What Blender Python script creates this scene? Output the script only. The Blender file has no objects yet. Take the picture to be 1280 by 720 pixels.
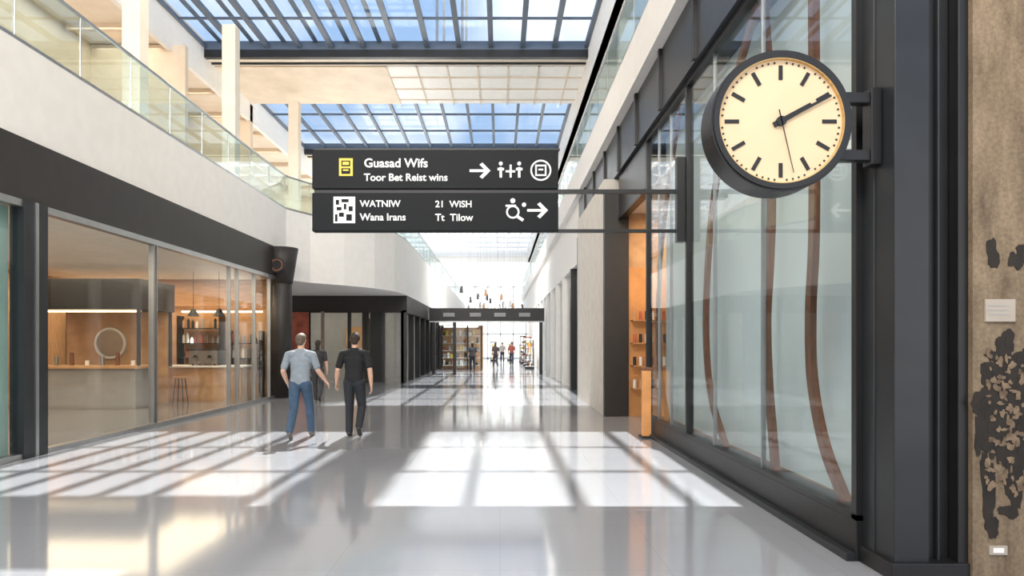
import bpy, bmesh, math, random
import numpy as np
from mathutils import Vector, Matrix
random.seed(4)
S = bpy.context.scene
COL = S.collection
try:
    S.view_settings.view_transform = 'Standard'
    S.view_settings.look = 'None'
    S.view_settings.exposure = 0.0
except Exception as e:
    print(e)

# ------------------------------------------------------------ materials
def mat(name, c, rough=0.5, metal=0.0, var=0.0, scale=4.0, bump=0.0, emit=0.0, ecol=None, stretch=None, c2=None, spec=0.5):
    m = bpy.data.materials.new(name); m.use_nodes = True
    nt = m.node_tree; b = nt.nodes['Principled BSDF']
    b.inputs['Roughness'].default_value = rough
    b.inputs['Metallic'].default_value = metal
    b.inputs['Specular IOR Level'].default_value = spec
    if c2 is None:
        k = 1 - (var if var else 0.04)
        c2 = tuple(x*k for x in c)
    tc = nt.nodes.new('ShaderNodeTexCoord'); mp = nt.nodes.new('ShaderNodeMapping')
    if stretch: mp.inputs['Scale'].default_value = stretch
    nz = nt.nodes.new('ShaderNodeTexNoise'); nz.inputs['Scale'].default_value = scale
    nz.inputs['Detail'].default_value = 5
    rp = nt.nodes.new('ShaderNodeValToRGB')
    rp.color_ramp.elements[0].position = 0.35; rp.color_ramp.elements[1].position = 0.65
    rp.color_ramp.elements[0].color = (*c2, 1); rp.color_ramp.elements[1].color = (*c, 1)
    L = nt.links.new
    L(tc.outputs['Object'], mp.inputs['Vector']); L(mp.outputs[0], nz.inputs['Vector'])
    L(nz.outputs['Fac'], rp.inputs['Fac']); L(rp.outputs[0], b.inputs['Base Color'])
    if bump:
        bp = nt.nodes.new('ShaderNodeBump'); bp.inputs['Strength'].default_value = bump
        bp.inputs['Distance'].default_value = 0.02
        L(nz.outputs['Fac'], bp.inputs['Height']); L(bp.outputs[0], b.inputs['Normal'])
    if emit:
        b.inputs['Emission Color'].default_value = (*(ecol or c), 1)
        b.inputs['Emission Strength'].default_value = emit
    return m

def glass(name, tint=(0.94, 0.965, 0.965), refl=0.045, rough=0.015, gain=0.65, power=5.0):
    m = bpy.data.materials.new(name); m.use_nodes = True
    nt = m.node_tree; nt.nodes.clear(); L = nt.links.new
    o = nt.nodes.new('ShaderNodeOutputMaterial'); mx = nt.nodes.new('ShaderNodeMixShader')
    t = nt.nodes.new('ShaderNodeBsdfTransparent'); t.inputs[0].default_value = (*tint, 1)
    g = nt.nodes.new('ShaderNodeBsdfGlossy'); g.inputs['Roughness'].default_value = rough
    lw = nt.nodes.new('ShaderNodeLayerWeight'); lw.inputs[0].default_value = 0.5
    pw = nt.nodes.new('ShaderNodeMath'); pw.operation = 'POWER'; pw.inputs[1].default_value = power
    ma = nt.nodes.new('ShaderNodeMath'); ma.operation = 'MULTIPLY_ADD'
    ma.inputs[1].default_value = gain; ma.inputs[2].default_value = refl
    ma.use_clamp = True
    L(lw.outputs['Facing'], pw.inputs[0]); L(pw.outputs[0], ma.inputs[0]); L(ma.outputs[0], mx.inputs[0])
    L(t.outputs[0], mx.inputs[1]); L(g.outputs[0], mx.inputs[2]); L(mx.outputs[0], o.inputs[0])
    return m

M_white = mat('white_plaster', (0.86, 0.835, 0.80), 0.55)
M_cream = mat('cream_plaster', (0.74, 0.62, 0.49), 0.6, var=0.12, scale=1.5)
M_ceil = mat('warm_ceiling', (0.80, 0.71, 0.60), 0.6, var=0.08, scale=2)
M_dark = mat('dark_fascia', (0.024, 0.020, 0.018), 0.5, var=0.2)
M_blk = mat('black_metal', (0.010, 0.010, 0.011), 0.4, var=0.2)
M_char = mat('charcoal_metal', (0.027, 0.030, 0.034), 0.35, 0.3, var=0.15)
M_steel = mat('brushed_steel', (0.42, 0.43, 0.44), 0.3, 0.9, var=0.1)
M_bluesteel = mat('skylight_frame_paint', (0.09, 0.12, 0.17), 0.4, var=0.1)
M_wsteel = mat('white_steel', (0.82, 0.83, 0.84), 0.4)
M_wood = mat('oak_wood', (0.50, 0.27, 0.12), 0.45, scale=3, stretch=(1, 1, 8), c2=(0.36, 0.18, 0.075))
M_woodl = mat('light_wood', (0.60, 0.36, 0.19), 0.5, scale=3, stretch=(1, 6, 1), c2=(0.46, 0.25, 0.12))
M_copper = mat('bent_timber', (0.21, 0.085, 0.045), 0.4, scale=6, stretch=(4, 4, 1), c2=(0.15, 0.058, 0.03))
M_brass = mat('brass', (0.75, 0.5, 0.22), 0.3, 0.9, var=0.1)
M_orange = mat('orange_wall', (0.70, 0.32, 0.11), 0.5, var=0.3, scale=2, emit=0.1)  # slight emission added to look lit; the surface is no lamp
M_frost = mat('frosted_film', (0.64, 0.715, 0.73), 0.35, var=0.06, scale=0.6, emit=0.08)  # faint glow put into the film so it looks backlit
M_green = mat('green_film', (0.40, 0.56, 0.50), 0.3, var=0.1, scale=0.8)
M_grey = mat('grey_laminate', (0.36, 0.35, 0.34), 0.4, var=0.1)
M_stone = mat('pale_stone', (0.66, 0.62, 0.56), 0.6, var=0.12, scale=3, bump=0.1)
M_label = mat('label_card', (0.40, 0.35, 0.29), 0.6, var=0.1)
M_txt = mat('white_lettering', (0.85, 0.85, 0.85), 0.5, emit=0.05)
M_yel = mat('yellow_pictogram', (0.75, 0.55, 0.07), 0.5, emit=0.05)
M_sign = mat('sign_panel', (0.006, 0.0075, 0.0095), 0.55, var=0.1, spec=0.2)
M_lampw = mat('warm_lamp', (1, 0.85, 0.6), 0.5, emit=6, ecol=(1, 0.75, 0.45))
M_lampc = mat('cool_lamp', (1, 1, 1), 0.5, emit=4, ecol=(1, 0.97, 0.92))
M_red = mat('red_poster', (0.5, 0.12, 0.07), 0.5, var=0.5, scale=3)
M_glass = glass('shop_glass')
M_bal = glass('balustrade_glass', (0.84, 0.93, 0.92), 0.10)
M_sky = glass('skylight_glass', (0.94, 0.97, 0.99), 0.02, gain=0.2)

def concrete():
    m = bpy.data.materials.new('weathered_concrete'); m.use_nodes = True
    nt = m.node_tree; b = nt.nodes['Principled BSDF']; L = nt.links.new
    b.inputs['Roughness'].default_value = 0.8
    tc = nt.nodes.new('ShaderNodeTexCoord'); mp = nt.nodes.new('ShaderNodeMapping'); mp.inputs['Scale'].default_value = (3.0, 1, 0.7)
    n1 = nt.nodes.new('ShaderNodeTexNoise'); n1.inputs['Scale'].default_value = 2.2; n1.inputs['Detail'].default_value = 10
    n1.inputs['Roughness'].default_value = 0.65
    n2 = nt.nodes.new('ShaderNodeTexNoise'); n2.inputs['Scale'].default_value = 45; n2.inputs['Detail'].default_value = 4
    r1 = nt.nodes.new('ShaderNodeValToRGB')
    e = r1.color_ramp.elements
    e[0].position = 0.28; e[0].color = (0.085, 0.055, 0.032, 1)
    e[1].position = 0.72; e[1].color = (0.27, 0.20, 0.13, 1)
    e2 = e.new(0.5); e2.color = (0.18, 0.13, 0.08, 1)
    mx = nt.nodes.new('ShaderNodeMixRGB'); mx.blend_type = 'OVERLAY'; mx.inputs[0].default_value = 0.5
    bp = nt.nodes.new('ShaderNodeBump'); bp.inputs['Strength'].default_value = 0.3; bp.inputs['Distance'].default_value = 0.02
    L(tc.outputs['Object'], mp.inputs[0]); L(mp.outputs[0], n1.inputs[0]); L(tc.outputs['Object'], n2.inputs[0])
    L(n1.outputs[0], r1.inputs[0]); L(r1.outputs[0], mx.inputs[1]); L(n2.outputs[0], mx.inputs[2])
    L(mx.outputs[0], b.inputs['Base Color']); L(n1.outputs[0], bp.inputs['Height']); L(bp.outputs[0], b.inputs['Normal'])
    return m
M_conc = concrete()

def floor_mat():
    m = bpy.data.materials.new('polished_floor_tile'); m.use_nodes = True
    nt = m.node_tree; b = nt.nodes['Principled BSDF']; L = nt.links.new
    tc = nt.nodes.new('ShaderNodeTexCoord')
    br = nt.nodes.new('ShaderNodeTexBrick'); br.offset = 0.0
    br.inputs['Scale'].default_value = 1.0
    br.inputs['Brick Width'].default_value = 1.2; br.inputs['Row Height'].default_value = 1.2
    br.inputs['Mortar Size'].default_value = 0.003; br.inputs['Mortar Smooth'].default_value = 0.5
    br.inputs['Color1'].default_value = (0.268, 0.275, 0.298, 1)
    br.inputs['Color2'].default_value = (0.258, 0.265, 0.288, 1)
    br.inputs['Mortar'].default_value = (0.21, 0.22, 0.24, 1)
    n = nt.nodes.new('ShaderNodeTexNoise'); n.inputs['Scale'].default_value = 0.8
    mr = nt.nodes.new('ShaderNodeMapRange'); mr.inputs[3].default_value = 0.06; mr.inputs[4].default_value = 0.12
    L(tc.outputs['Object'], br.inputs['Vector']); L(tc.outputs['Object'], n.inputs['Vector'])
    L(br.outputs['Color'], b.inputs['Base Color']); L(n.outputs[0], mr.inputs[0]); L(mr.outputs[0], b.inputs['Roughness'])
    b.inputs['IOR'].default_value = 1.6
    return m
M_floor = floor_mat()

# ------------------------------------------------------------ mesh builder
class MB:
    def __init__(s): s.v = []; s.f = []; s.mi = []; s.m = []
    def k(s, m):
        if m not in s.m: s.m.append(m)
        return s.m.index(m)
    def add(s, vs, fs, m):
        o = len(s.v); s.v += [tuple(v) for v in vs]; k = s.k(m)
        for f in fs: s.f.append([o+i for i in f]); s.mi.append(k)
    def box(s, x0, x1, y0, y1, z0, z1, m):
        vs = [(x0,y0,z0),(x1,y0,z0),(x1,y1,z0),(x0,y1,z0),(x0,y0,z1),(x1,y0,z1),(x1,y1,z1),(x0,y1,z1)]
        s.add(vs, [(0,3,2,1),(4,5,6,7),(0,1,5,4),(1,2,6,5),(2,3,7,6),(3,0,4,7)], m)
    def prism(s, pts, z0, z1, m):
        n = len(pts)
        vs = [(p[0],p[1],z0) for p in pts]+[(p[0],p[1],z1) for p in pts]
        fs = [list(range(n))[::-1], list(range(n,2*n))]+[(i,(i+1)%n,n+(i+1)%n,n+i) for i in range(n)]
        s.add(vs, fs, m)
    def prism_xz(s, pts, y0, y1, m):
        n = len(pts)
        vs = [(p[0],y0,p[1]) for p in pts]+[(p[0],y1,p[1]) for p in pts]
        fs = [list(range(n))[::-1], list(range(n,2*n))]+[(i,(i+1)%n,n+(i+1)%n,n+i) for i in range(n)]
        s.add(vs, fs, m)
    def cyl(s, a, b, r, m, n=24, r2=None):
        a = Vector(a); b = Vector(b); d = (b-a).normalized(); r2 = r if r2 is None else r2
        u = d.orthogonal().normalized(); w = d.cross(u)
        vs = []
        for c, rr in ((a, r), (b, r2)):
            for i in range(n):
                t = 2*math.pi*i/n; vs.append(c+(u*math.cos(t)+w*math.sin(t))*rr)
        s.add(vs, [list(range(n))[::-1], list(range(n,2*n))]+[(i,(i+1)%n,n+(i+1)%n,n+i) for i in range(n)], m)
    def ring(s, c, r0, r1, y0, y1, m, n=64):
        vs = []; fs = []
        for i in range(n):
            t = 2*math.pi*i/n; cx, sz = math.cos(t), math.sin(t)
            for r, y in ((r0,y0),(r1,y0),(r1,y1),(r0,y1)):
                vs.append((c[0]+r*cx, y, c[1]+r*sz))
        for i in range(n):
            j = (i+1) % n
            for q in range(4):
                p = (q+1) % 4
                fs.append((i*4+q, i*4+p, j*4+p, j*4+q))
        s.add(vs, fs, m)
    def sweep(s, pts, hw, ht, m):
        n = len(pts); vs = []
        for i, p in enumerate(pts):
            p = Vector(p); a = Vector(pts[max(i-1,0)]); b = Vector(pts[min(i+1,n-1)])
            t = (b-a).normalized(); nn = Vector((0, -t.z, t.y))
            for sx, sn in ((-1,-1),(1,-1),(1,1),(-1,1)):
                vs.append(p+nn*hw*sn+Vector((ht*sx,0,0)))
        fs = [(0,1,2,3),(4*n-4,4*n-3,4*n-2,4*n-1)]
        for i in range(n-1):
            for q in range(4):
                r = (q+1) % 4; fs.append((i*4+q,i*4+r,i*4+4+r,i*4+4+q))
        s.add(vs, fs, m)
    def done(s, name, parent=None, bevel=0.0, smooth=False):
        me = bpy.data.meshes.new(name); me.from_pydata(s.v, [], s.f)
        for m in s.m: me.materials.append(m)
        for p, k in zip(me.polygons, s.mi): p.material_index = k; p.use_smooth = smooth
        bm = bmesh.new(); bm.from_mesh(me); bmesh.ops.recalc_face_normals(bm, faces=bm.faces); bm.to_mesh(me); bm.free()
        ob = bpy.data.objects.new(name, me); COL.objects.link(ob)
        if parent: ob.parent = parent
        if bevel:
            md = ob.modifiers.new('bevel', 'BEVEL'); md.width = bevel; md.segments = 2; md.limit_method = 'ANGLE'
        return ob

def empty(name):
    e = bpy.data.objects.new(name, None); COL.objects.link(e); return e

def text(body, x, y, z, size, m, parent, name='lettering'):
    cu = bpy.data.curves.new(name, 'FONT'); cu.body = body; cu.size = size; cu.extrude = 0.003; cu.offset = size*0.018
    ob = bpy.data.objects.new(name, cu); COL.objects.link(ob)
    bpy.context.view_layer.update()
    me = bpy.data.meshes.new_from_object(ob.evaluated_get(bpy.context.evaluated_depsgraph_get()))
    bpy.data.objects.remove(ob)
    o = bpy.data.objects.new(name, me); COL.objects.link(o)
    me.materials.clear(); me.materials.append(m)
    o.rotation_euler = (math.pi/2, 0, 0); o.location = (x, y, z); o.parent = parent
    return o

def catmull(P, n=10):
    P = [Vector(p) for p in P]; Q = [P[0]*2-P[1]]+P+[P[-1]*2-P[-2]]; out = []
    for i in range(1, len(Q)-2):
        for k in range(n):
            t = k/n
            out.append(0.5*((2*Q[i])+(Q[i+1]-Q[i-1])*t+(2*Q[i-1]-5*Q[i]+4*Q[i+1]-Q[i+2])*t*t+(3*Q[i]-Q[i-1]-3*Q[i+1]+Q[i+2])*t**3))
    out.append(P[-1]); return out

# ------------------------------------------------------------ shell
ROOF = 12.0
b = MB(); b.box(-16, 7, -6, 75, -0.2, 0, M_floor); b.done('floor')

# roof / ceiling (opaque parts); unseen near edges and slot shaped for floor sun patches
b = MB()
b.box(-16, -10.4, -4, 75, ROOF, ROOF+0.3, M_cream)
b.box(3.1, 7, -4, 75, ROOF, ROOF+0.3, M_white)
b.box(-10.4, 3.1, -4, 15.95, ROOF, ROOF+0.3, M_white)
b.box(-2.6, 3.1, 15.95, 17.9, ROOF, ROOF+0.3, M_white)
b.box(-10.4, -5.2, 15.95, 16.35, ROOF, ROOF+0.3, M_white)
b.box(-10.4, -2.6, 16.35, 18.45, ROOF, ROOF+0.3, M_white)
b.done('ceiling')
# unseen duct-shaped blocker on the roof band, added to part the sun patches
b = MB()
b.box(-2.35, -1.25, 21.4, 27.6, 15.6, 16.4, M_wsteel)
for y in (24.3, 27.3):
    for x in (-2.3, -1.4): b.box(x, x+0.1, y, y+0.1, ROOF+0.25, 15.6, M_steel)
for y in (22.5, 24, 25.5): b.box(-2.38, -1.22, y, y+0.06, 15.57, 16.43, M_steel)
b.done('sun_gap_blocker')
def crossband(y0, y1, x0=-16, x1=7):
    b = MB()
    b.box(x0, x1, y0+0.1, y1, 11.75, ROOF+0.25, M_ceil)
    b.box(x0, x1, y0-0.1, y0+0.1, 11.68, 11.95, M_blk)
    b.box(x0, x1, y0-0.1, y0+0.1, 11.95, ROOF+0.25, M_bluesteel)
    b.box(x0, x1, y0+0.5, y0+0.56, 11.68, 11.75, M_char)
    b.box(-10.4, -4.2, y0+0.8, y1-0.1, 11.70, 11.752, M_cream)
    b.box(-4.2, 3.1, y0+0.8, y1-0.1, 11.72, 11.752, M_white)
    x = -4.2
    while x < 3.2:
        b.box(x, x+0.05, y0+0.8, y1, 11.68, 11.752, M_cream); x += 1.12
    for k in range(1, 4):
        yy = y0+0.6+k*(y1-y0)/4
        if yy < y1: b.box(-4.2, 3.1, yy, yy+0.05, 11.68, 11.752, M_cream)
    return b
crossband(24.0, 28.7).done('ceiling_beam')
crossband(36.2, 37.6).done('ceiling_beam')
crossband(47.0, 48.0).done('ceiling_beam')

def skylight(name, y0, y1, fm, sp=1.12, pur=2.4, wd=0.05, dp=0.16, x0=-10.4, x1=3.1, extra=False, pw=None):
    b = MB(); pw = pw or wd
    b.box(x0, x1, y0, y1, ROOF+0.2, ROOF+0.215, M_sky)
    x = x0
    while x <= x1+0.01:
        b.box(x-wd/2, x+wd/2, y0, y1, ROOF, ROOF+dp, fm); x += sp
        if extra and x < -2.6: b.box(x-sp/2-0.08, x-sp/2+0.08, y0, y1, ROOF+0.22, ROOF+0.26, fm)  # blades added to streak the left sun patch with shadow
    y = y0
    while y < y1:
        b.box(x0, x1, y-pw/2, y+pw/2, ROOF+0.06, ROOF+dp-0.02, fm); y += pur
    return b.done(name)
skylight('skylight', 15.9, 23.9, M_bluesteel, wd=0.17, pur=2.0, dp=0.14, extra=True, pw=0.08)
skylight('skylight', 28.7, 36.1, M_bluesteel, wd=0.12, pw=0.08)
skylight('skylight', 37.6, 47.0, M_wsteel, wd=0.14, dp=0.2)
skylight('skylight', 48.0, 75.0, M_wsteel, wd=0.16, dp=0.2, pur=3.2)

b = MB()
for y in np.arange(49, 75, 3.2):
    b.box(-10.4, 3.1, y-0.08, y+0.08, 11.2, 11.35, M_wsteel)
    x = -10.4
    while x < 3.1:
        b.cyl((x, y, 11.3), (x+0.55, y, ROOF), 0.04, M_wsteel, 6); b.cyl((x+0.55, y, ROOF), (x+1.1, y, 11.3), 0.04, M_wsteel, 6); x += 1.1
b.done('roof_truss')

# ---- left: gallery slab
edge = [(-6.67, 2), (-6.67, 21.2), (-6.2, 22.2), (-5.3, 23.2), (-4.5, 24.4), (-4.0, 25.8), (-3.8, 27.5), (-3.8, 75)]
b = MB()
b.prism([(-16, 2)]+edge+[(-16, 75)], 4.47, 5.8, M_white)
b.prism([(-16, 20.9), (-6.67, 20.9)]+edge[1:]+[(-16, 75)], 3.6, 4.47, M_white)
b.box(-16, -6.66, 2, 20.9, 3.62, 4.46, M_dark)
b.box(-6.69, -6.62, 2, 20.9, 3.58, 4.468, M_dark)
b.done('wall_gallery_left')
def balustrade(name, pts, z0, h=1.02):
    b = MB()
    for a, c in zip(pts[:-1], pts[1:]):
        a = Vector((*a, 0)); c = Vector((*c, 0)); L = (c-a).length; n = max(1, round(L/1.5)); d = (c-a).normalized()
        w = Vector((-d.y, d.x, 0))
        for i in range(n):
            p = a.lerp(c, i/n)+d*0.01; q = a.lerp(c, (i+1)/n)-d*0.01
            w2 = w*0.008
            b.prism([(p-w2)[:2], (q-w2)[:2], (q+w2)[:2], (p+w2)[:2]], z0, z0+h, M_bal)
            b.cyl((p.x, p.y, z0), (p.x, p.y, z0+h), 0.013, M_steel, 8)
        b.cyl((a.x, a.y, z0+h+0.02), (c.x, c.y, z0+h+0.02), 0.032, M_steel, 10)
        w3 = w*0.03
        b.prism([(a-w3)[:2], (c-w3)[:2], (c+w3)[:2], (a+w3)[:2]], z0, z0+0.06, M_steel)
    return b.done(name)
balustrade('glass_balustrade', [(x-0.04, min(y, 74)) for x, y in edge], 5.802)

for y in (9.6, 15.2, 20.6, 27.0, 34.0):
    b = MB(); b.box(-8.35, -7.95, y-0.2, y+0.2, 5.8, 11.2, M_ceil); b.box(-8.4, -7.9, y-0.25, y+0.25, 5.8, 5.95, M_steel)
    b.done('column', bevel=0.02)
b = MB()
b.box(-13.2, -13.0, 2, 75, 5.8, 12, M_cream)
b.box(-13.0, -10.6, 44, 44.2, 5.8, 12, M_cream)
b.box(-13.0, -10.0, 21.6, 21.8, 5.8, 11.1, M_cream)
b.done('wall_upper_left')
b = MB()
for i in range(12):
    y = 3+i*3.2
    if 20 < y < 22: continue
    b.box(-12.99, -12.93, y, y+2.4, 5.85, 9.0, M_char); b.box(-12.93, -12.9, y+0.08, y+2.32, 5.95, 8.9, [M_woodl, M_grey, M_cream][i % 3])
    b.box(-12.93, -12.88, y+1.15, y+1.23, 5.9, 8.95, M_char)
b.done('window_upper_left')
b = MB()
b.box(-16, -10.45, -4, 75, 11.15, 11.4, M_ceil)
b.box(-10.55, -10.4, -4, 75, 10.9, 12.0, M_white)
for i in range(16):
    b.box(-12.9, -10.6, 2+i*2.6, 2.15+i*2.6, 10.95, 11.15, M_cream)
b.done('ceiling_gallery_left')
b = MB(); b.box(-13.0, -10.4, 28.3, 28.6, 7.0, 11.6, M_cream)
b.done('wall_drop_left')

# ---- right upper
b = MB()
b.box(2.55, 6.5, 4.6, 22, 5.3, 6.25, M_char)
b.box(2.55, 6.5, 22, 75, 5.3, 6.25, M_white)
for i in range(9):
    b.box(2.50, 2.56, 5+i*1.9, 5.1+i*1.9, 5.3, 6.25, M_blk)
b.box(2.38, 6.5, 3.2, 75, 6.25, 7.1, M_white)
b.done('wall_gallery_right')
balustrade('glass_balustrade', [(2.42, 3.2), (2.42, 74)], 7.102)
b = MB()
b.box(3.1, 3.25, -4, 75, 10.6, 12.0, M_white)
b.box(3.1, 6.9, -4, 75, 10.6, 10.8, M_white)
b.box(6.5, 6.7, 3, 75, 0, 12, M_white)
b.done('wall_upper_right')
for y in (12, 19, 26, 33, 40):
    b = MB(); b.box(3.3, 3.7, y-0.2, y+0.2, 7.1, 10.6, M_white); b.box(3.25, 3.75, y-0.25, y+0.25, 7.1, 7.25, M_steel); b.done('column', bevel=0.02)

# ---- right storefront glazing
G0, G1 = 5.0, 12.2
b = MB()
b.box(2.62, 2.95, G0, G1, 0, 0.3, M_blk)
b.box(2.55, 2.62, G0, G1, 0, 0.06, M_char)
b.done('baseboard_right', bevel=0.005)
b = MB()
b.box(2.66, 2.672, G0, G1, 0.3, 5.3, M_glass)
for y in (5.0, 9.55, 12.15):
    b.box(2.62, 2.72, y, y+0.07, 0.3, 5.3, M_blk)
for y in (6.9, 8.45, 10.6, 11.4):
    b.box(2.655, 2.70, y, y+0.02, 0.3, 5.3, M_steel)
b.box(2.62, 2.72, G0, G1, 5.22, 5.3, M_blk); b.box(2.62, 2.72, G0, G1, 0.3, 0.34, M_blk)
b.done('window_right')
b = MB(); b.box(2.98, 3.05, 5.32, G1, 0.3, 5.29, M_frost); b.done('privacy_screen')
strips = [
 [(5.95,5.28),(5.99,4.63),(5.98,3.6),(5.99,2.52),(6.05,1.9),(6.02,1.3),(5.8,0.75),(5.42,0.32)],
 [(7.15,5.28),(7.0,4.4),(6.93,3.07),(6.98,2.4),(7.05,1.85),(7.0,1.2),(6.9,0.7),(6.82,0.32)],
 [(7.25,5.28),(7.95,4.7),(8.55,3.9),(8.9,3.2),(9.1,2.3),(9.1,1.5),(8.85,0.85),(8.3,0.32)],
 [(10.4,5.28),(10.9,4.6),(11.6,3.4),(11.85,2.4),(11.9,1.6),(11.6,0.9),(11.2,0.32)]]
for st in strips:
    b = MB(); b.sweep(catmull([(2.765, y, z) for y, z in st]), 0.05, 0.03, M_copper); b.done('bent_timber_rib')

# black pillar + concrete wall
b = MB()
b.box(2.67, 2.80, 4.86, 5.02, 0, 5.3, M_char)
b.box(2.80, 2.98, 4.92, 5.3, 0, 5.3, M_blk)
b.box(2.68, 2.92, 4.62, 4.86, 0, 5.3, M_char)
b.box(2.92, 3.10, 4.70, 5.2, 0, 5.3, M_blk)
b.box(3.10, 3.17, 4.60, 5.2, 0, 5.3, M_blk)
b.box(3.00, 3.02, 4.66, 4.70, 0, 5.3, M_char)
b.box(2.64, 3.17, 4.58, 5.0, 0, 0.12, M_blk)
b.done('door_frame_pillar', bevel=0.008)
b = MB(); b.box(3.17, 6.5, 4.56, 4.95, 0, 5.3, M_conc); b.done('wall_right')
b = MB(); b.box(2.45, 6.6, 4.5, 4.6, 5.3, 6.25, M_blk); b.done('trim_1')

def blob(cx, cz, rx, rz, n=40, j=0.25, seed=0):
    r = random.Random(seed); out = []; ph = [r.uniform(0, 6.28) for _ in range(5)]
    for i in range(n):
        t = 2*math.pi*i/n
        k = 1+sum(math.sin((q+2)*t*1+ph[q])*j/(q+1.3) for q in range(5))+r.uniform(-.10, .10)
        out.append((cx+rx*k*math.cos(t), cz+rz*k*math.sin(t)))
    return out
M_torn = mat('torn_black_paper', (0.022, 0.015, 0.010), 0.8, scale=9, c2=(0.010, 0.008, 0.006))
M_tornb = mat('torn_brown_paper', (0.22, 0.155, 0.095), 0.8, scale=16, c2=(0.10, 0.065, 0.04))
b = MB()
def cpt(px, py): return ((px-625)/850*4.55, 1.6+(430-py)/850*4.55)
# silhouette of a seated figure with head, shoulders, arms and legs, plus flaked edges
shapes = [(1258,432,13,16),(1244,466,16,20),(1268,474,17,24),(1238,500,18,22),(1266,522,20,28),(1246,545,24,18),(1266,568,22,14),
          (1236,608,8,48),(1270,602,10,42),(1240,655,8,20),(1242,318,8,17),(1270,326,9,10),(1282,318,10,14),(1241,303,5,5),(1285,450,16,20),(1226,540,7,26),(1286,520,14,36),(1262,640,13,7)]
rr = random.Random(2)
for i in range(80):
    a = rr.uniform(0, 6.28); q = rr.uniform(0.6, 1.1)
    shapes.append((1257+math.cos(a)*31*q, 515+math.sin(a)*85*q, rr.uniform(1.5, 5), rr.uniform(2, 8)))
k = 4.55/850
for i, (px, py, rx, ry) in enumerate(shapes):
    c = cpt(px, py); b.prism_xz(blob(c[0], c[1], rx*k, ry*k, seed=i), 4.5555-0.00003*i, 4.5598, M_torn)
for i in range(90):
    px = 1256+rr.uniform(-24, 26); py = rr.uniform(440, 620); c = cpt(px, py)
    b.prism_xz(blob(c[0], c[1], rr.uniform(1.2, 5)*k, rr.uniform(1.2, 6)*k, seed=100+i), 4.5525-0.00003*i, 4.5528, M_tornb)
b.done('torn_poster')
b = MB()
c = cpt(1250, 388); b.box(c[0]-0.10, c[0]+0.10, 4.545, 4.559, c[1]-0.075, c[1]+0.075, M_label)
for q in range(3): b.box(c[0]-0.08, c[0]+0.05, 4.543, 4.546, c[1]+0.03-q*0.03, c[1]+0.036-q*0.03, M_grey)
b.done('wall_label')
b = MB(); c = cpt(1248, 688); b.box(c[0]-0.06, c[0]+0.06, 4.548, 4.559, c[1]-0.03, c[1]+0.03, M_label); b.box(c[0]-0.035, c[0]+0.035, 4.545, 4.549, c[1]-0.016, c[1]+0.016, M_white); b.done('socket_plate')

# ---- right: doorway & stone pier
b = MB()
b.box(2.33, 2.85, 15.22, 20.4, 0, 5.29, M_stone)
b.box(2.31, 2.84, 15.0, 15.22, 0, 5.0, M_dark)
b.done('pier_right')
b = MB()
b.box(2.86, 6.4, 15.1, 15.2, 0, 3.3, M_orange)
b.box(2.86, 6.4, 15.1, 15.2, 3.3, 5.25, M_woodl)
b.box(2.86, 6.4, 12.25, 15.1, 4.5, 4.6, M_ceil)
for z in (0.6, 1.1, 1.6, 2.1):
    b.box(2.9, 4.2, 14.8, 15.1, z, z+0.03, M_wood)
    for i in range(9): b.cyl((2.96+i*0.13, 14.95, z+0.03), (2.96+i*0.13, 14.95, z+0.22), 0.035, [M_red, M_woodl, M_white, M_dark][(i*3+int(z*10)) % 4], 8)
b.done('wall_shop_right')
b = MB(); b.box(2.62, 2.74, 12.25, 14.98, 4.4, 5.28, M_char); b.box(2.60, 2.76, 12.25, 14.98, 4.34, 4.4, M_blk); b.done('trim_2')
b = MB()
b.box(2.40, 2.60, 11.5, 11.8, 0, 0.03, M_blk); b.box(2.43, 2.58, 11.6, 11.68, 0.03, 1.15, M_orange); b.box(2.42, 2.59, 11.58, 11.7, 1.15, 1.2, M_copper)
b.done('menu_stand', bevel=0.005)

# ---- sign
sg = empty('directional_sign')
SY = 9.6
def s(px): return (px-625)/850*SY
def t(py): return 1.6+(430-py)/850*SY
b = MB()
b.box(s(390), s(698), SY, SY+0.12, t(236), t(187), M_sign)
b.box(s(390), s(698), SY, SY+0.12, t(289), t(241), M_sign)
b.done('panel', sg, bevel=0.01)
b = MB()
b.box(s(392), 2.6, SY+0.03, SY+0.09, t(241), t(236), M_blk)
b.box(s(392), 2.6, SY+0.03, SY+0.09, t(290), t(286), M_blk)
b.box(s(392), s(700), SY+0.02, SY+0.1, t(187)-0.0, t(185), M_blk)
b.box(2.50, 2.615, SY+0.0, SY+0.12, t(302), t(196), M_blk)
b.done('bracket_arm', sg)
fy = SY-0.004
b = MB()
def rect(px0, px1, py0, py1, m, dy=0.0): b.box(s(px0), s(px1), fy-0.004-dy, fy+0.004-dy, t(py1), t(py0), m)
def poly(P, m, dy=0.0): b.prism_xz([(s(x), t(y)) for x, y in P], fy-0.004-dy, fy+0.004-dy, m)
rect(424, 441, 198, 220, M_yel); rect(427, 438, 201, 208, M_sign, .006); rect(428.5, 436.5, 202.5, 206.5, M_yel, .009); rect(427, 438, 210.5, 217.5, M_sign, .006); rect(429, 436, 212, 214, M_yel, .009)
rect(417, 444, 246, 279, M_txt)
for q in ((420,424,250,256),(427,436,249,253),(430,433,255,262),(421,427,259,263),(436,441,258,264),(424,430,266,271),(433,440,268,276),(419,422,268,277)): rect(*q, M_sign, .006)
def arrow(cx, cy, r):
    rect(cx-r, cx+r-3, cy-1.6, cy+1.6, M_txt)
    poly([(cx+r, cy), (cx+r-10, cy-10), (cx+r-13.5, cy-7.5), (cx+r-6, cy), (cx+r-13.5, cy+7.5), (cx+r-10, cy+10)], M_txt, .002)
arrow(600, 213.5, 13); arrow(672, 263, 13)
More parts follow.
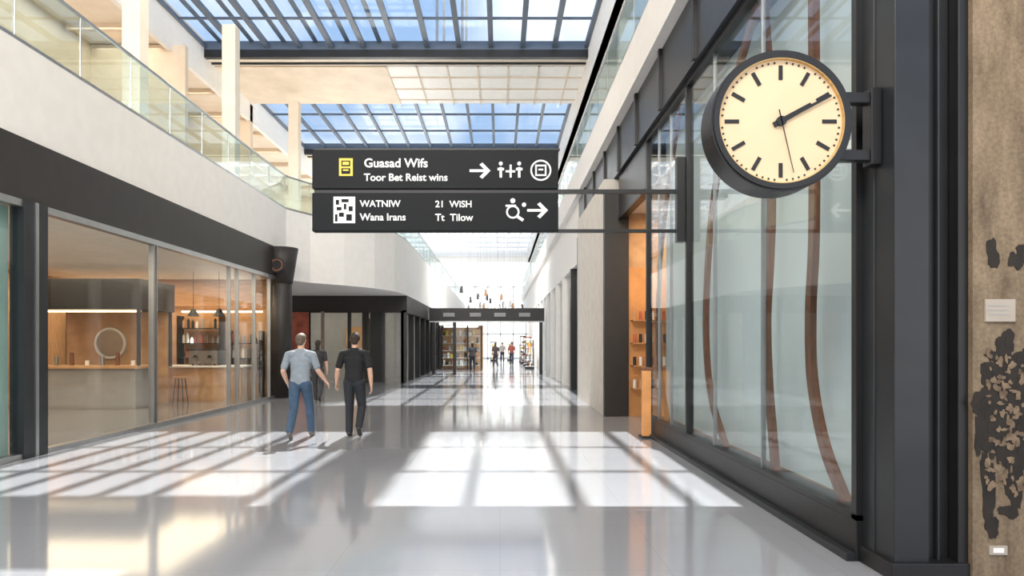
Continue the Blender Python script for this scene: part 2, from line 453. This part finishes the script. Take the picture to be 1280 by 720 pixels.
for x in (626, 649):
    rect(x-1.5, x+1.5, 209, 222, M_txt); rect(x-4, x+4, 210, 213, M_txt, .002)
    b.ring((s(x), t(204.5)), 0, 2.4*SY/850, fy-0.005, fy+0.004, M_txt, 12)
rect(632, 644, 213, 215.5, M_txt); rect(637, 639.5, 206, 222, M_txt, .002)
cx = (s(676), t(213)); b.ring(cx, 0.125, 0.148, fy-0.005, fy+0.004, M_txt, 32)
rect(669, 683, 206, 208, M_txt); rect(669, 683, 218, 220, M_txt); rect(669, 671, 206, 220, M_txt, .002); rect(681, 683, 206, 220, M_txt, .002); rect(673, 679, 211, 213, M_txt)
b.ring((s(641), t(265)), 0.07, 0.095, fy-0.005, fy+0.004, M_txt, 24)
b.ring((s(641), t(251)), 0, 0.035, fy-0.005, fy+0.004, M_txt, 16)
rect(632, 645, 256, 258.5, M_txt); poly([(646,268),(655,274),(653,277),(644,271)], M_txt)
b.ring((s(655), t(256)), 0, 0.03, fy-0.005, fy+0.004, M_txt, 16)
b.done('pictograms', sg)
text('Guasad Wifs', s(455), fy, t(209), 0.175, M_txt, sg)
text('Toor Bet Reist wins', s(455), fy, t(226), 0.145, M_txt, sg)
text('WATNIW', s(450), fy, t(258.5), 0.13, M_txt, sg)
text('Wana Irans', s(450), fy, t(275.5), 0.14, M_txt, sg)
text('21  WiSH', s(544), fy, t(259), 0.13, M_txt, sg)
text('Tt  Tilow', s(544), fy, t(276), 0.14, M_txt, sg)

# ---- clock
ck = empty('wall_clock')
CX, CZ, CY = 1.955, 3.15, 4.74
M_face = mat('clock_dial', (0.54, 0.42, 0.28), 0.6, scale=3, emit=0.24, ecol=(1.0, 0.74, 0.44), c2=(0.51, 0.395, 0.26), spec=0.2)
b = MB()
b.ring((CX, CZ), 0.445, 0.49, CY-0.02, CY+0.22, M_blk, 96)
b.ring((CX, CZ), 0.436, 0.475, CY-0.035, CY, M_blk, 96)
b.ring((CX, CZ), 0.428, 0.437, CY-0.03, CY, M_brass, 96)
b.done('case', ck)
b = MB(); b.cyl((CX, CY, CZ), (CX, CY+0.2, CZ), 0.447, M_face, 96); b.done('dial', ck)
b = MB()
for i in range(60):
    a = math.radians(6*i); u = Vector((math.sin(a), 0, math.cos(a))); v = Vector((math.cos(a), 0, -math.sin(a)))
    if i % 5 == 0: r0, r1, w = 0.290, 0.39, 0.0135
    else: r0, r1, w = 0.402, 0.415, 0.0055
    c = Vector((CX, 0, CZ)); P = [c+u*r0-v*w, c+u*r1-v*w, c+u*r1+v*w, c+u*r0+v*w]
    b.prism_xz([(p.x, p.z) for p in P], CY-0.006, CY+0.001, M_blk)
b.done('hour_markers', ck)
b = MB()
def hand(ang, l0, l1, w0, w1, y):
    a = math.radians(ang); u = Vector((math.sin(a), 0, math.cos(a))); v = Vector((math.cos(a), 0, -math.sin(a))); c = Vector((CX, 0, CZ))
    P = [c-u*l0-v*w0, c+u*l1-v*w1, c+u*l1+v*w1, c-u*l0+v*w0]
    b.prism_xz([(p.x, p.z) for p in P], y-0.003, y, M_blk)
hand(63, 0.06, 0.39, 0.014, 0.008, CY-0.016); hand(61, 0.06, 0.24, 0.02, 0.015, CY-0.011); hand(167, 0.08, 0.37, 0.004, 0.0025, CY-0.021)
b.cyl((CX, CY-0.024, CZ), (CX, CY, CZ), 0.034, M_blk, 24)
b.done('clock_hands', ck)
b = MB()
for z in (3.335, 2.93):
    b.box(CX+0.40, 2.67, CY+0.04, CY+0.12, z-0.038, z+0.038, M_blk)
b.box(2.60, 2.675, CY+0.02, CY+0.14, 2.86, 3.40, M_blk)
b.done('bracket', ck, bevel=0.006)

# ---- left storefront
b = MB()
b.box(-6.675, -6.66, 2, 20.0, 0.08, 3.55, M_glass)
b.box(-6.74, -6.6, 2, 20.0, 0, 0.08, M_steel)
b.box(-6.74, -6.6, 2, 20.0, 3.5, 3.6, M_steel)
b.box(-6.78, -6.58, 9.4, 9.9, 0, 3.6, M_char)
b.box(-6.58, -6.56, 9.62, 9.68, 0, 3.6, M_steel)
for y in (5.6, 13.0, 13.12, 16.7, 17.2, 18.4, 19.6):
    b.box(-6.72, -6.62, y, y+0.035, 0, 3.6, M_steel)
for y in (17.1, 18.3): b.cyl((-6.56, y, 0.8), (-6.56, y, 1.6), 0.018, M_steel, 10); b.box(-6.68, -6.56, y-0.01, y+0.01, 0.85, 0.88, M_steel); b.box(-6.68, -6.56, y-0.01, y+0.01, 1.52, 1.55, M_steel)
b.done('window_left')
b = MB(); b.box(-6.84, -6.80, 2.2, 9.4, 0.02, 3.5, M_green); b.done('privacy_screen')
b = MB()
b.cyl((-6.55, 20.35, 0), (-6.55, 20.35, 4.45), 0.32, M_dark, 32)
b.cyl((-6.55, 20.35, 3.4), (-6.55, 20.35, 4.46), 0.33, M_dark, 32, 0.5)
b.done('column', smooth=True)
b = MB(); b.cyl((-6.5, 19.80, 3.9), (-6.5, 19.87, 3.9), 0.22, M_blk, 32); b.ring((-6.5, 3.9), 0.14, 0.18, 19.78, 19.8, M_copper, 32); b.cyl((-6.5, 19.87, 3.9), (-6.5, 20.0, 3.9), 0.04, M_blk, 12)
b.done('round_shop_sign')

# shop interior
b = MB()
b.box(-13.2, -13.0, 2, 21, 0, 3.6, M_woodl)
b.box(-13.0, -6.9, 20.85, 21.0, 0, 3.6, M_woodl)
b.box(-13.0, -6.9, 20.6, 20.85, 2.75, 3.55, M_wood)
b.box(-13.2, -6.7, 2, 2.1, 0, 3.6, M_white)
b.done('wall_shop_left')
b = MB(); b.box(-13.0, -6.8, 2.1, 20.85, 3.56, 3.62, M_ceil); b.done('ceiling_shop')
b = MB()
b.box(-12.9, -10.0, 20.5, 20.62, 2.55, 2.6, M_lampw); b.box(-9.6, -7.2, 20.5, 20.62, 2.55, 2.6, M_lampw)
b.done('shelf_light')
def shelf(x0, x1, y0, y1, zs, seed):
    r = random.Random(seed); b = MB()
    b.box(x0, x0+0.04, y0, y1, 0, zs[-1]+0.4, M_blk); b.box(x1-0.04, x1, y0, y1, 0, zs[-1]+0.4, M_blk)
    for z in zs:
        b.box(x0, x1, y0, y1, z, z+0.03, M_blk)
        x = x0+0.12
        while x < x1-0.12:
            h = r.uniform(0.12, 0.28); m = r.choice([M_white, M_steel, M_woodl, M_red, M_dark, M_grey, M_lampc])
            b.cyl((x, (y0+y1)/2, z+0.03), (x, (y0+y1)/2, z+0.03+h), 0.04, m, 10); b.cyl((x, (y0+y1)/2, z+0.03+h), (x, (y0+y1)/2, z+0.07+h), 0.018, m, 8)
            x += r.uniform(0.1, 0.2)
    b.done('bottle_shelf')
shelf(-9.7, -8.4, 20.4, 20.8, (1.15, 1.6, 2.05), 3)
shelf(-8.2, -7.2, 20.4, 20.8, (1.15, 1.6), 5)
shelf(-12.8, -11.9, 20.3, 20.7, (0.7, 1.2, 1.7, 2.1), 9)
b = MB()
b.box(-11.6, -8.9, 16.6, 17.3, 0, 1.0, M_grey); b.box(-11.7, -8.8, 16.5, 17.4, 1.0, 1.07, M_woodl)
b.box(-11.6, -8.9, 18.2, 18.3, 0, 2.5, M_woodl)
b.box(-11.7, -8.8, 16.6, 18.4, 2.45, 3.2, M_blk)
for x in (-11.65, -8.9):
    for y in (16.65, 18.25): b.box(x, x+0.07, y, y+0.07, 1.0, 2.5, M_blk)
b.ring((-10.4, 1.62), 0.36, 0.42, 18.12, 18.2, M_white, 40)
b.cyl((-10.4, 18.2, 1.62), (-10.4, 18.16, 1.62), 0.36, M_steel, 40)
for i in range(7): b.cyl((-11.4+i*0.38, 16.9, 1.07), (-11.4+i*0.38, 16.9, 1.07+0.12+0.1*(i % 3)), 0.05, [M_white, M_steel, M_copper][i % 3], 12)
b.box(-11.5, -9.0, 17.0, 17.05, 2.4, 2.44, M_lampw)
b.done('coffee_bar', bevel=0.004)
b = MB()
b.box(-9.3, -7.2, 18.9, 19.6, 0, 0.95, M_woodl); b.box(-9.4, -7.1, 18.8, 19.7, 0.95, 1.0, M_white)
b.done('shop_counter')
b = MB()
b.box(-8.7, -7.9, 19.0, 19.5, 1.05, 1.42, M_steel); b.box(-8.75, -7.85, 18.98, 19.52, 1.42, 1.46, M_blk)
for x in (-8.6, -8.0):
    for y in (19.05, 19.45): b.cyl((x, y, 1.0), (x, y, 1.06), 0.03, M_blk, 8)
for x in (-8.5, -8.1): b.cyl((x, 18.92, 1.25), (x, 19.02, 1.25), 0.04, M_blk, 12); b.cyl((x, 18.80, 1.2), (x, 18.95, 1.24), 0.012, M_blk, 8)
b.done('espresso_machine', bevel=0.01)
def stool(x, y):
    b = MB(); b.cyl((x, y, 0.68), (x, y, 0.72), 0.18, M_wood, 24)
    for a in range(4):
        c, s_ = math.cos(a*math.pi/2+.78), math.sin(a*math.pi/2+.78)
        b.cyl((x+c*.12, y+s_*.12, .68), (x+c*.2, y+s_*.2, 0), 0.014, M_blk, 8)
    b.done('bar_stool')
stool(-8.6, 18.3)
def pendant(x, y, z=2.35):
    b = MB(); b.cyl((x, y, z+.2), (x, y, 3.56), 0.008, M_blk, 6); b.cyl((x, y, z), (x, y, z+.2), 0.16, M_blk, 24, 0.05); b.cyl((x, y, z+.01), (x, y, z+.03), 0.06, M_lampw, 16); b.done('pendant_lamp')
for p in ((-8.3, 18.4), (-7.6, 18.4)): pendant(*p)

# ---- mid-left frontal shopfront (under bulge)
b = MB()
b.box(-12, -3.95, 28.2, 28.4, 2.9, 3.6, M_dark)
for x in (-9.2, -8.0, -7.4, -6.3, -5.7, -4.9, -4.1):
    b.box(x, x+0.12, 28.1, 28.3, 0, 2.95, M_blk if x != -7.4 else M_steel)
b.box(-5.6, -4.9, 28.25, 28.3, 0, 2.9, M_dark)
b.box(-12, -4, 28.18, 28.2, 0.05, 2.9, M_glass)
b.box(-12, -4.1, 32, 32.1, 0, 3.6, M_grey)
b.box(-7.2, -6.2, 31.8, 31.95, 0, 2.4, M_woodl)
b.box(-4.05, -3.85, 28.1, 74.5, 2.9, 3.6, M_dark)
for y in np.arange(28.1, 60, 2.3): b.box(-4.1, -3.86, y, y+0.25, 0, 3.0, M_blk)
b.box(-7.0, -6.95, 32.1, 74.5, 0, 3.6, M_grey)
b.done('wall_shopfront_mid')
b = MB(); b.box(-8.6, -7.8, 27.7, 27.8, 0.3, 2.9, M_red); b.box(-8.65, -7.75, 27.8, 27.86, 0.25, 2.95, M_blk); b.box(-8.65, -7.75, 27.6, 28.0, 0, 0.25, M_blk)
b.done('advertising_totem')

# ---- right further shops
b = MB()
b.box(2.5, 6.4, 20.42, 74.5, 4.2, 5.29, M_white)
b.box(2.4, 2.75, 20.45, 21.2, 0, 4.9, M_blk); b.box(2.45, 2.75, 23.5, 23.9, 0, 4.2, M_blk)
for y in np.arange(26.5, 60, 3.1): b.box(2.45, 2.75, y, y+0.4, 0, 4.2, M_white)
b.box(2.62, 2.66, 21.2, 60, 0.1, 4.2, M_glass)
b.box(4.6, 4.7, 20.5, 74.5, 0, 4.2, M_stone)
b.done('wall_shopfront_right')

# ---- far gate header & shopfront behind it
b = MB()
b.box(-3.75, 2.35, 36, 36.5, 2.8, 3.5, M_blk)
for x in (-3.6, -2.5, 2.1): b.box(x, x+0.16, 36.05, 36.45, 0, 2.85, M_blk)
b.box(-3.75, 2.35, 35.95, 36.0, 2.75, 2.81, M_steel)
for x in (-3.0, -1.6, -0.3, 1.0): b.box(x, x+0.6, 35.93, 35.99, 3.05, 3.25, M_grey)
b.done('shopfront_gate')
r = random.Random(8)
b = MB()
FX0, FX1, FY = -3.75, -1.1, 42.0
b.box(FX0, FX1, FY-0.15, FY+2.6, 2.75, 2.95, M_white)
for x in np.linspace(FX0, FX1-.1, 4): b.box(x, x+0.1, FY-0.1, FY+0.1, 0, 2.76, M_blk)
b.box(FX0, FX1, FY+0.02, FY+0.03, 0.1, 2.75, M_glass)
b.box(FX0, FX1, FY+2.5, FY+2.6, 0, 2.75, M_woodl)
b.box(FX0+0.2, FX1-0.3, FY+1.0, FY+1.1, 2.66, 2.74, M_lampc)
for k in range(5):
    z = 0.25+k*0.46; b.box(FX0+.15, FX1-.15, FY+0.5, FY+0.9, z, z+0.03, M_white)
    x = FX0+.2
    while x < FX1-.35:
        wv = r.uniform(.08, .2); b.box(x, x+wv, FY+.55, FY+.85, z+.03, z+.03+r.uniform(.15, .34), r.choice([M_red, M_orange, M_white, M_dark, M_white, M_yel, M_steel, M_grey])); x += wv+r.uniform(0.03, .2)
b.done('shopfront_display')
b = MB()
b.box(-16, 7, 74.8, 75, 10.6, 12, M_white)
for x in np.arange(-7, 7, 1.4): b.box(x, x+0.12, 74.6, 74.8, 0, 10.6, M_wsteel)
for z in (0.0, 2.6, 5.2, 7.8): b.box(-7, 7, 74.6, 74.8, z, z+0.15, M_wsteel)
b.box(-7, 7, 74.75, 74.77, 0.1, 10.6, M_glass)
b.box(-16, -7, 74.6, 74.9, 0, 12, M_white)
b.done('window_far')
def stand(x, y):
    b = MB(); h = r.uniform(1.3, 2.2); w = r.uniform(0.25, 0.4)
    b.box(x-w, x+w, y-0.3, y+0.3, 0, 0.12, M_blk); b.box(x-w+0.04, x-w+0.08, y-.25, y+.25, .12, h, M_blk); b.box(x+w-0.08, x+w-0.04, y-.25, y+.25, .12, h, M_blk)
    for k in range(4):
        z = 0.15+k*(h-0.2)/4; b.box(x-w+.06, x+w-.06, y-.26, y+.26, z, z+0.03, M_white)
        n = 4
        for i in range(n):
            xx = x-w+0.16+i*(2*w-0.3)/n; b.box(xx, xx+0.1, y-.2, y+.1, z+.03, z+.03+r.uniform(.12, .28), r.choice([M_red, M_orange, M_white, M_dark, M_wood, M_yel, M_steel]))
    b.box(x-w, x+w, y-.28, y+.28, h, h+0.08, r.choice([M_blk, M_red, M_white]))
    b.done('display_stand')
for x, y in ((1.9, 44), (2.0, 50), (1.9, 56), (1.0, 66), (2.0, 61), (-2.6, 52), (-2.2, 60), (-0.6, 64)): stand(x, y)
b = MB()
for i in range(22):
    x = r.uniform(-3.5, 2.0); y = r.uniform(44, 60); z = r.uniform(4.0, 5.6)
    b.cyl((x, y, z+0.5), (x, y, ROOF), 0.006, M_grey, 5); b.cyl((x, y, z), (x, y, z+0.5), 0.14, r.choice([M_grey, M_white, M_wood, M_char]), 12, 0.08)
b.done('pendant_lamps')

# ------------------------------------------------------------ people
def nparr(v): return np.array(v, dtype=float)
class Body:
    def __init__(s): s.p = []
    def c(s, a, b, ra, rb, lab, sx=1.0, sy=1.0): s.p.append((nparr(a), nparr(b), ra, rb, lab, nparr((sx, sy, 1.0))))
def arm(B, sh, el, wr, side, sleeve=0.75, curl=0.5, fwd=(0, 1, 0)):
    sh, el, wr = map(nparr, (sh, el, wr))
    B.c((sh*0.5+nparr((side*0.06, 0, 1.43))*0.5), sh, 0.072, 0.062, 'shirt')
    B.c(sh, el, 0.054, 0.042, 'skin'); B.c(sh, sh+(el-sh)*sleeve, 0.064, 0.060, 'shirt')
    B.c(el, el+(wr-el)*0.35, 0.042, 0.043, 'skin'); B.c(el+(wr-el)*0.35, wr, 0.043, 0.026, 'skin')
    d = (wr-el); d /= np.linalg.norm(d); f = nparr(fwd); f = f-d*np.dot(f, d); f /= np.linalg.norm(f)
    n = np.cross(d, f)*(1 if side < 0 else -1)
    for q in (-0.028, -0.009, 0.010, 0.028):
        B.c(wr+f*q*0.6, wr+d*0.088+f*q, 0.015, 0.0125, 'skin')
    L = (0.062, 0.076, 0.082, 0.074)
    for q, l in zip((-0.031, -0.011, 0.010, 0.031), L):
        p0 = wr+d*0.088+f*q; a1 = curl*0.5; a2 = curl*1.3
        d1 = d*math.cos(a1)+n*math.sin(a1); d2 = d*math.cos(a2)+n*math.sin(a2)
        p1 = p0+d1*l*0.5; p2 = p1+d2*l*0.5
        B.c(p0, p1, 0.0095, 0.009, 'skin'); B.c(p1, p2, 0.009, 0.0075, 'skin')
    t0 = wr+d*0.022+f*0.022; t1 = t0+d*0.035+f*0.032+n*0.012; t2 = t1+d*0.032+f*0.006+n*0.014
    B.c(t0, t1, 0.013, 0.0105, 'skin'); B.c(t1, t2, 0.0105, 0.0085, 'skin')
def leg(B, hip, kn, an, toe, pants='pants'):
    hip, kn, an, toe = map(nparr, (hip, kn, an, toe))
    B.c(hip, kn, 0.102, 0.074, pants); B.c(kn, kn+(an-kn)*0.35, 0.074, 0.070, pants); B.c(kn+(an-kn)*0.35, an, 0.070, 0.060, pants)
    d = toe-an; dh = nparr((d[0], d[1], 0)); dh /= np.linalg.norm(dh)
    heel = an-dh*0.035+nparr((0, 0, -0.045))
    B.c(an, heel, 0.04, 0.036, 'shoe'); B.c(heel, toe-dh*0.05, 0.036, 0.038, 'shoe', 1.0, 1.0); B.c(toe-dh*0.05, toe, 0.038, 0.028, 'shoe')
    B.c(an, toe-dh*0.07, 0.036, 0.03, 'shoe')
def person(name, loc, rotz, scale, armsL, armsR, legL, legR, cols, lean=0.03, headturn=0.0, hairlen=0, vox=0.007):
    B = Body(); Y = lean
    B.c((-0.04, 0, 0.95), (0.04, 0, 0.95), 0.12, 0.12, 'pants', 1.0, 0.95)
    B.c((0, 0, 0.99), (0, Y*.4, 1.12), 0.155, 0.148, 'shirt', 1.08, 0.78)
    B.c((0, Y*.4, 1.12), (0, Y*.8, 1.30), 0.148, 0.165, 'shirt', 1.08, 0.76)
    B.c((-0.075, Y*.8, 1.32), (0.075, Y*.8, 1.32), 0.115, 0.115, 'shirt', 1.05, 0.92)
    B.c((-0.10, Y, 1.41), (0.10, Y, 1.41), 0.078, 0.078, 'shirt')
    B.c((-0.15, Y, 1.425), (0, Y, 1.475), 0.055, 0.06, 'shirt'); B.c((0.15, Y, 1.425), (0, Y, 1.475), 0.055, 0.06, 'shirt')
    B.c((0, Y, 1.45), (0, Y+.02, 1.58), 0.058, 0.054, 'skin')
    ca, sa = math.cos(headturn), math.sin(headturn)
    def H(x, y, z): return (x*ca-y*sa, Y+.02+x*sa+y*ca, z)
    B.c(H(0, .015, 1.635), H(0, .0, 1.69), 0.070, 0.078, 'skin', 1.0, 1.18)
    B.c(H(0, .055, 1.588), H(0, .04, 1.62), 0.036, 0.052, 'skin')
    B.c(H(0, .098, 1.655), H(0, .112, 1.635), 0.010, 0.014, 'skin')
    for sx in (-1, 1):
        B.c(H(sx*.080, -.004, 1.64), H(sx*.084, -.008, 1.665), 0.010, 0.015, 'skin', .6, 1.0)
        B.c(H(sx*.030, .084, 1.665), H(sx*.032, .084, 1.665), 0.011, 0.011, 'eye')
        B.c(H(sx*.045, .088, 1.685), H(sx*.02, .094, 1.688), 0.006, 0.006, 'hair')
    B.c(H(-.02, .092, 1.612), H(.02, .092, 1.612), 0.008, 0.008, 'lip')
    B.c(H(0, -.018, 1.69), H(0, .012, 1.708), 0.086, 0.080, 'hair', 1.0, 1.15)
    B.c(H(0, -.05, 1.63-hairlen), H(0, -.035, 1.68), 0.056, 0.070, 'hair', 1.1, 1)
    arm(B, *armsL[:3], -1, **armsL[3]); arm(B, *armsR[:3], 1, **armsR[3])
    leg(B, *legL); leg(B, *legR)
    VV = []; FF = []
    for a, c, ra, rb, lab, sc in B.p:
        bm = bmesh.new()
        for o, rr in ((a, ra), (c, rb)):
            nu, nv = (10, 6) if rr < 0.03 else (24, 14)
            for j in range(nv+1):
                ph = math.pi*j/nv
                for i in range(nu if 0 < j < nv else 1):
                    th = 2*math.pi*i/nu
                    bm.verts.new((o[0]+rr*math.sin(ph)*math.cos(th)*sc[0], o[1]+rr*math.sin(ph)*math.sin(th)*sc[1], o[2]+rr*math.cos(ph)))
        bmesh.ops.convex_hull(bm, input=list(bm.verts))
        bm.verts.index_update(); off = len(VV)
        VV += [tuple(v.co) for v in bm.verts]; FF += [[off+v.index for v in f.verts] for f in bm.faces]
        bm.free()
    me = bpy.data.meshes.new(name); me.from_pydata(VV, [], FF)
    ob = bpy.data.objects.new(name, me); COL.objects.link(ob)
    md = ob.modifiers.new('r', 'REMESH'); md.mode = 'VOXEL'; md.voxel_size = vox; md.adaptivity = 0
    sm = ob.modifiers.new('s', 'SMOOTH'); sm.factor = 0.5; sm.iterations = 2
    bpy.context.view_layer.update()
    m2 = bpy.data.meshes.new_from_object(ob.evaluated_get(bpy.context.evaluated_depsgraph_get()))
    bpy.data.objects.remove(ob)
    labs = ['skin', 'shirt', 'pants', 'shoe', 'hair', 'eye', 'lip']
    m2.materials.clear()
    for l in labs: m2.materials.append(cols[l])
    nf = len(m2.polygons); C = np.zeros(nf*3); m2.polygons.foreach_get('center', C); C = C.reshape(-1, 3)
    best = np.full(nf, 1e9); idx = np.zeros(nf, dtype=np.int32)
    pri = {'shirt': -.003, 'pants': 0, 'skin': 0, 'shoe': -.002, 'hair': -.002, 'eye': -.002, 'lip': -.002}
    for a, c, ra, rb, lab, sc in B.p:
        P = C/sc; A = a/sc; D = c/sc-A; dd = max(D.dot(D), 1e-9)
        tt = np.clip((P-A)@D/dd, 0, 1); dist = np.linalg.norm(P-(A+tt[:, None]*D), axis=1)-(ra+(rb-ra)*tt)
        dist = dist+pri[lab]
        k = dist < best; best[k] = dist[k]; idx[k] = labs.index(lab)
    m2.polygons.foreach_set('material_index', idx); m2.polygons.foreach_set('use_smooth', [True]*nf)
    m2.update()
    V = np.zeros(len(m2.vertices)*3); m2.vertices.foreach_get('co', V); zmin = V.reshape(-1, 3)[:, 2].min()
    o = bpy.data.objects.new(name, m2); COL.objects.link(o)
    o.scale = (scale,)*3; o.rotation_euler = (0, 0, rotz); o.location = (loc[0], loc[1], -zmin*scale)
    return o
sk = mat('skin', (0.62, 0.38, 0.27), 0.5, var=0.1, scale=10)
def cols(shirt, pants, shoe, hair):
    return dict(skin=sk, shirt=mat('shirt_cloth', shirt, 0.85, var=0.15, scale=12), pants=mat('trouser_cloth', pants, 0.85, var=0.25, scale=9),
                shoe=mat('shoe_leather', shoe, 0.5, var=0.1), hair=mat('hair', hair, 0.7, var=0.4, scale=40), eye=mat('eye', (0.05, 0.04, 0.03), 0.2), lip=mat('lip', (0.5, 0.22, 0.19), 0.5))
person('walking_man', (-3.38, 11.5), 0.06, 1.0,
       ((-0.205, .02, 1.41), (-0.27, -.06, 1.14), (-0.235, .10, 0.93), dict(curl=0.6)),
       ((0.205, .02, 1.41), (0.29, .03, 1.15), (0.40, .14, 0.96), dict(curl=0.6)),
       ((-0.09, 0, .92), (-0.105, -.02, .49), (-0.11, -.27, .16), (-0.11, -.13, .035)),
       ((0.09, 0, .92), (0.115, .20, .53), (0.12, .31, .10), (0.13, .48, .035)),
       cols((0.25, 0.29, 0.33), (0.055, 0.10, 0.17), (0.12, 0.11, 0.10), (0.14, 0.10, 0.075)), lean=0.05, headturn=-0.15)
person('walking_man', (-2.52, 11.75), -0.05, 1.01,
       ((-0.205, .02, 1.41), (-0.275, -.03, 1.14), (-0.33, .09, 0.92), dict(curl=0.6)),
       ((0.205, .02, 1.41), (0.285, -.05, 1.14), (0.30, -.02, 0.88), dict(curl=0.7)),
       ((-0.09, 0, .92), (-0.10, .08, .50), (-0.10, .05, .09), (-0.11, .22, .035)),
       ((0.09, 0, .92), (0.11, .10, .51), (0.12, -.14, .20), (0.12, -.02, .045)),
       cols((0.010, 0.010, 0.012), (0.022, 0.025, 0.032), (0.03, 0.03, 0.03), (0.045, 0.03, 0.02)), lean=0.04, headturn=0.1)
def far(name, loc, rot, sc, shirt, pants, vox=0.012):
    person(name, loc, rot, sc,
       ((-0.195, .02, 1.41), (-0.25, -.03, 1.14), (-0.26, .05, 0.90), dict(curl=0.5)),
       ((0.195, .02, 1.41), (0.25, .0, 1.14), (0.26, .08, 0.90), dict(curl=0.5)),
       ((-0.09, 0, .92), (-0.10, .12, .51), (-0.10, .16, .10), (-0.10, .33, .035)),
       ((0.09, 0, .92), (0.10, .02, .49), (0.10, -.2, .16), (0.10, -.07, .035)),
       cols(shirt, pants, (0.03, 0.03, 0.03), (0.03, 0.02, 0.015)), hairlen=0.08, vox=vox)
far('walking_woman', (-5.1, 19.0), 0.0, 0.96, (0.03, 0.03, 0.035), (0.05, 0.05, 0.06), 0.01)
far('walking_woman', (-0.3, 46.0), 0.3, 0.95, (0.05, 0.04, 0.04), (0.04, 0.04, 0.06))
far('walking_woman', (0.9, 52.0), 3.0, 0.98, (0.3, 0.08, 0.06), (0.04, 0.05, 0.09))
far('walking_woman', (-1.6, 39.5), 0.1, 0.95, (0.06, 0.06, 0.07), (0.03, 0.03, 0.04))
far('walking_woman', (0.2, 58.0), 3.2, 0.98, (0.5, 0.45, 0.4), (0.05, 0.05, 0.08))

# ------------------------------------------------------------ lights
w = bpy.data.worlds.new('sky'); S.world = w; w.use_nodes = True
nt = w.node_tree; L = nt.links.new; bg = nt.nodes['Background']
tc = nt.nodes.new('ShaderNodeTexCoord'); sp = nt.nodes.new('ShaderNodeSeparateXYZ')
rp = nt.nodes.new('ShaderNodeValToRGB'); e = rp.color_ramp.elements
e[0].position = 0.0; e[0].color = (1.0, 0.96, 0.90, 1)
e[1].position = 1.0; e[1].color = (0.45, 0.55, 0.75, 1)
q = e.new(0.235); q.color = (0.97, 0.97, 1.0, 1)
q = e.new(0.285); q.color = (0.24, 0.34, 0.50, 1)
q = e.new(0.6); q.color = (0.22, 0.33, 0.52, 1)
nz = nt.nodes.new('ShaderNodeTexNoise'); nz.inputs['Scale'].default_value = 5; nz.inputs['Detail'].default_value = 6
cr = nt.nodes.new('ShaderNodeValToRGB'); cr.color_ramp.elements[0].position = 0.44; cr.color_ramp.elements[1].position = 0.8
mx = nt.nodes.new('ShaderNodeMixRGB'); mx.inputs[2].default_value = (0.75, 0.75, 0.75, 1)
L(tc.outputs['Generated'], sp.inputs[0]); L(sp.outputs['Z'], rp.inputs[0]); L(tc.outputs['Generated'], nz.inputs['Vector'])
L(nz.outputs[0], cr.inputs[0]); L(cr.outputs[0], mx.inputs[0]); L(rp.outputs[0], mx.inputs[1]); L(mx.outputs[0], bg.inputs[0])
bg.inputs[1].default_value = 2.0

sd = bpy.data.lights.new('sun', 'SUN'); sd.energy = 16; sd.angle = math.radians(0.5); sd.color = (1, 0.94, 0.86)
so = bpy.data.objects.new('sun', sd); COL.objects.link(so); so.location = (0, 30, 30)
so.rotation_euler = Vector((0.0, -0.94, -1)).to_track_quat('-Z', 'Y').to_euler()

def area(name, loc, sx, sy, e, col=(1, 1, 1), rot=(0, 0, 0)):
    l = bpy.data.lights.new(name, 'AREA'); l.shape = 'RECTANGLE'; l.size = sx; l.size_y = sy; l.energy = e; l.color = col
    o = bpy.data.objects.new(name, l); COL.objects.link(o); o.location = loc; o.rotation_euler = rot; return o
area('shop_ceiling_lamp', (-10, 10, 3.5), 4, 8, 330, (1, 0.82, 0.60))
area('shop_ceiling_lamp', (-9.9, 17.5, 3.5), 5, 5, 380, (1, 0.78, 0.52))
area('shop_ceiling_lamp', (4.2, 13.7, 4.4), 1.5, 2, 110, (1, 0.7, 0.4))
area('shop_ceiling_lamp', (-8, 30, 3.5), 6, 2, 100, (1, 0.85, 0.65))
area('gallery_fill_light', (-11.8, 20, 11.0), 2, 30, 420, (1, 0.88, 0.74))  # fill light added to lift the gallery ambient
area('mall_fill_light', (-3.0, -2.5, 11.0), 10, 3, 2300, (1, 0.94, 0.86), (math.radians(62), 0, 0))  # added fill from behind the camera, brightens the walls facing it
area('mall_fill_light', (-3.0, 14.0, 11.7), 9, 1, 420, (1, 0.94, 0.86), (math.radians(50), 0, 0))  # added above the view to brighten the white bulkhead
area('mall_fill_light', (-0.6, 38.0, 11.4), 6, 0.8, 2600, (1, 0.97, 0.93), (math.radians(50), 0, 0))  # added to brighten the far end of the corridor

# ------------------------------------------------------------ camera
cd = bpy.data.cameras.new('camera'); co = bpy.data.objects.new('camera', cd); COL.objects.link(co)
co.location = (0, 0, 1.6); co.rotation_euler = (math.pi/2, 0, 0)
cd.sensor_width = 36; cd.lens = 850/1280*36; cd.shift_x = 15/1280; cd.shift_y = 70/1280
cd.clip_end = 300
S.camera = co
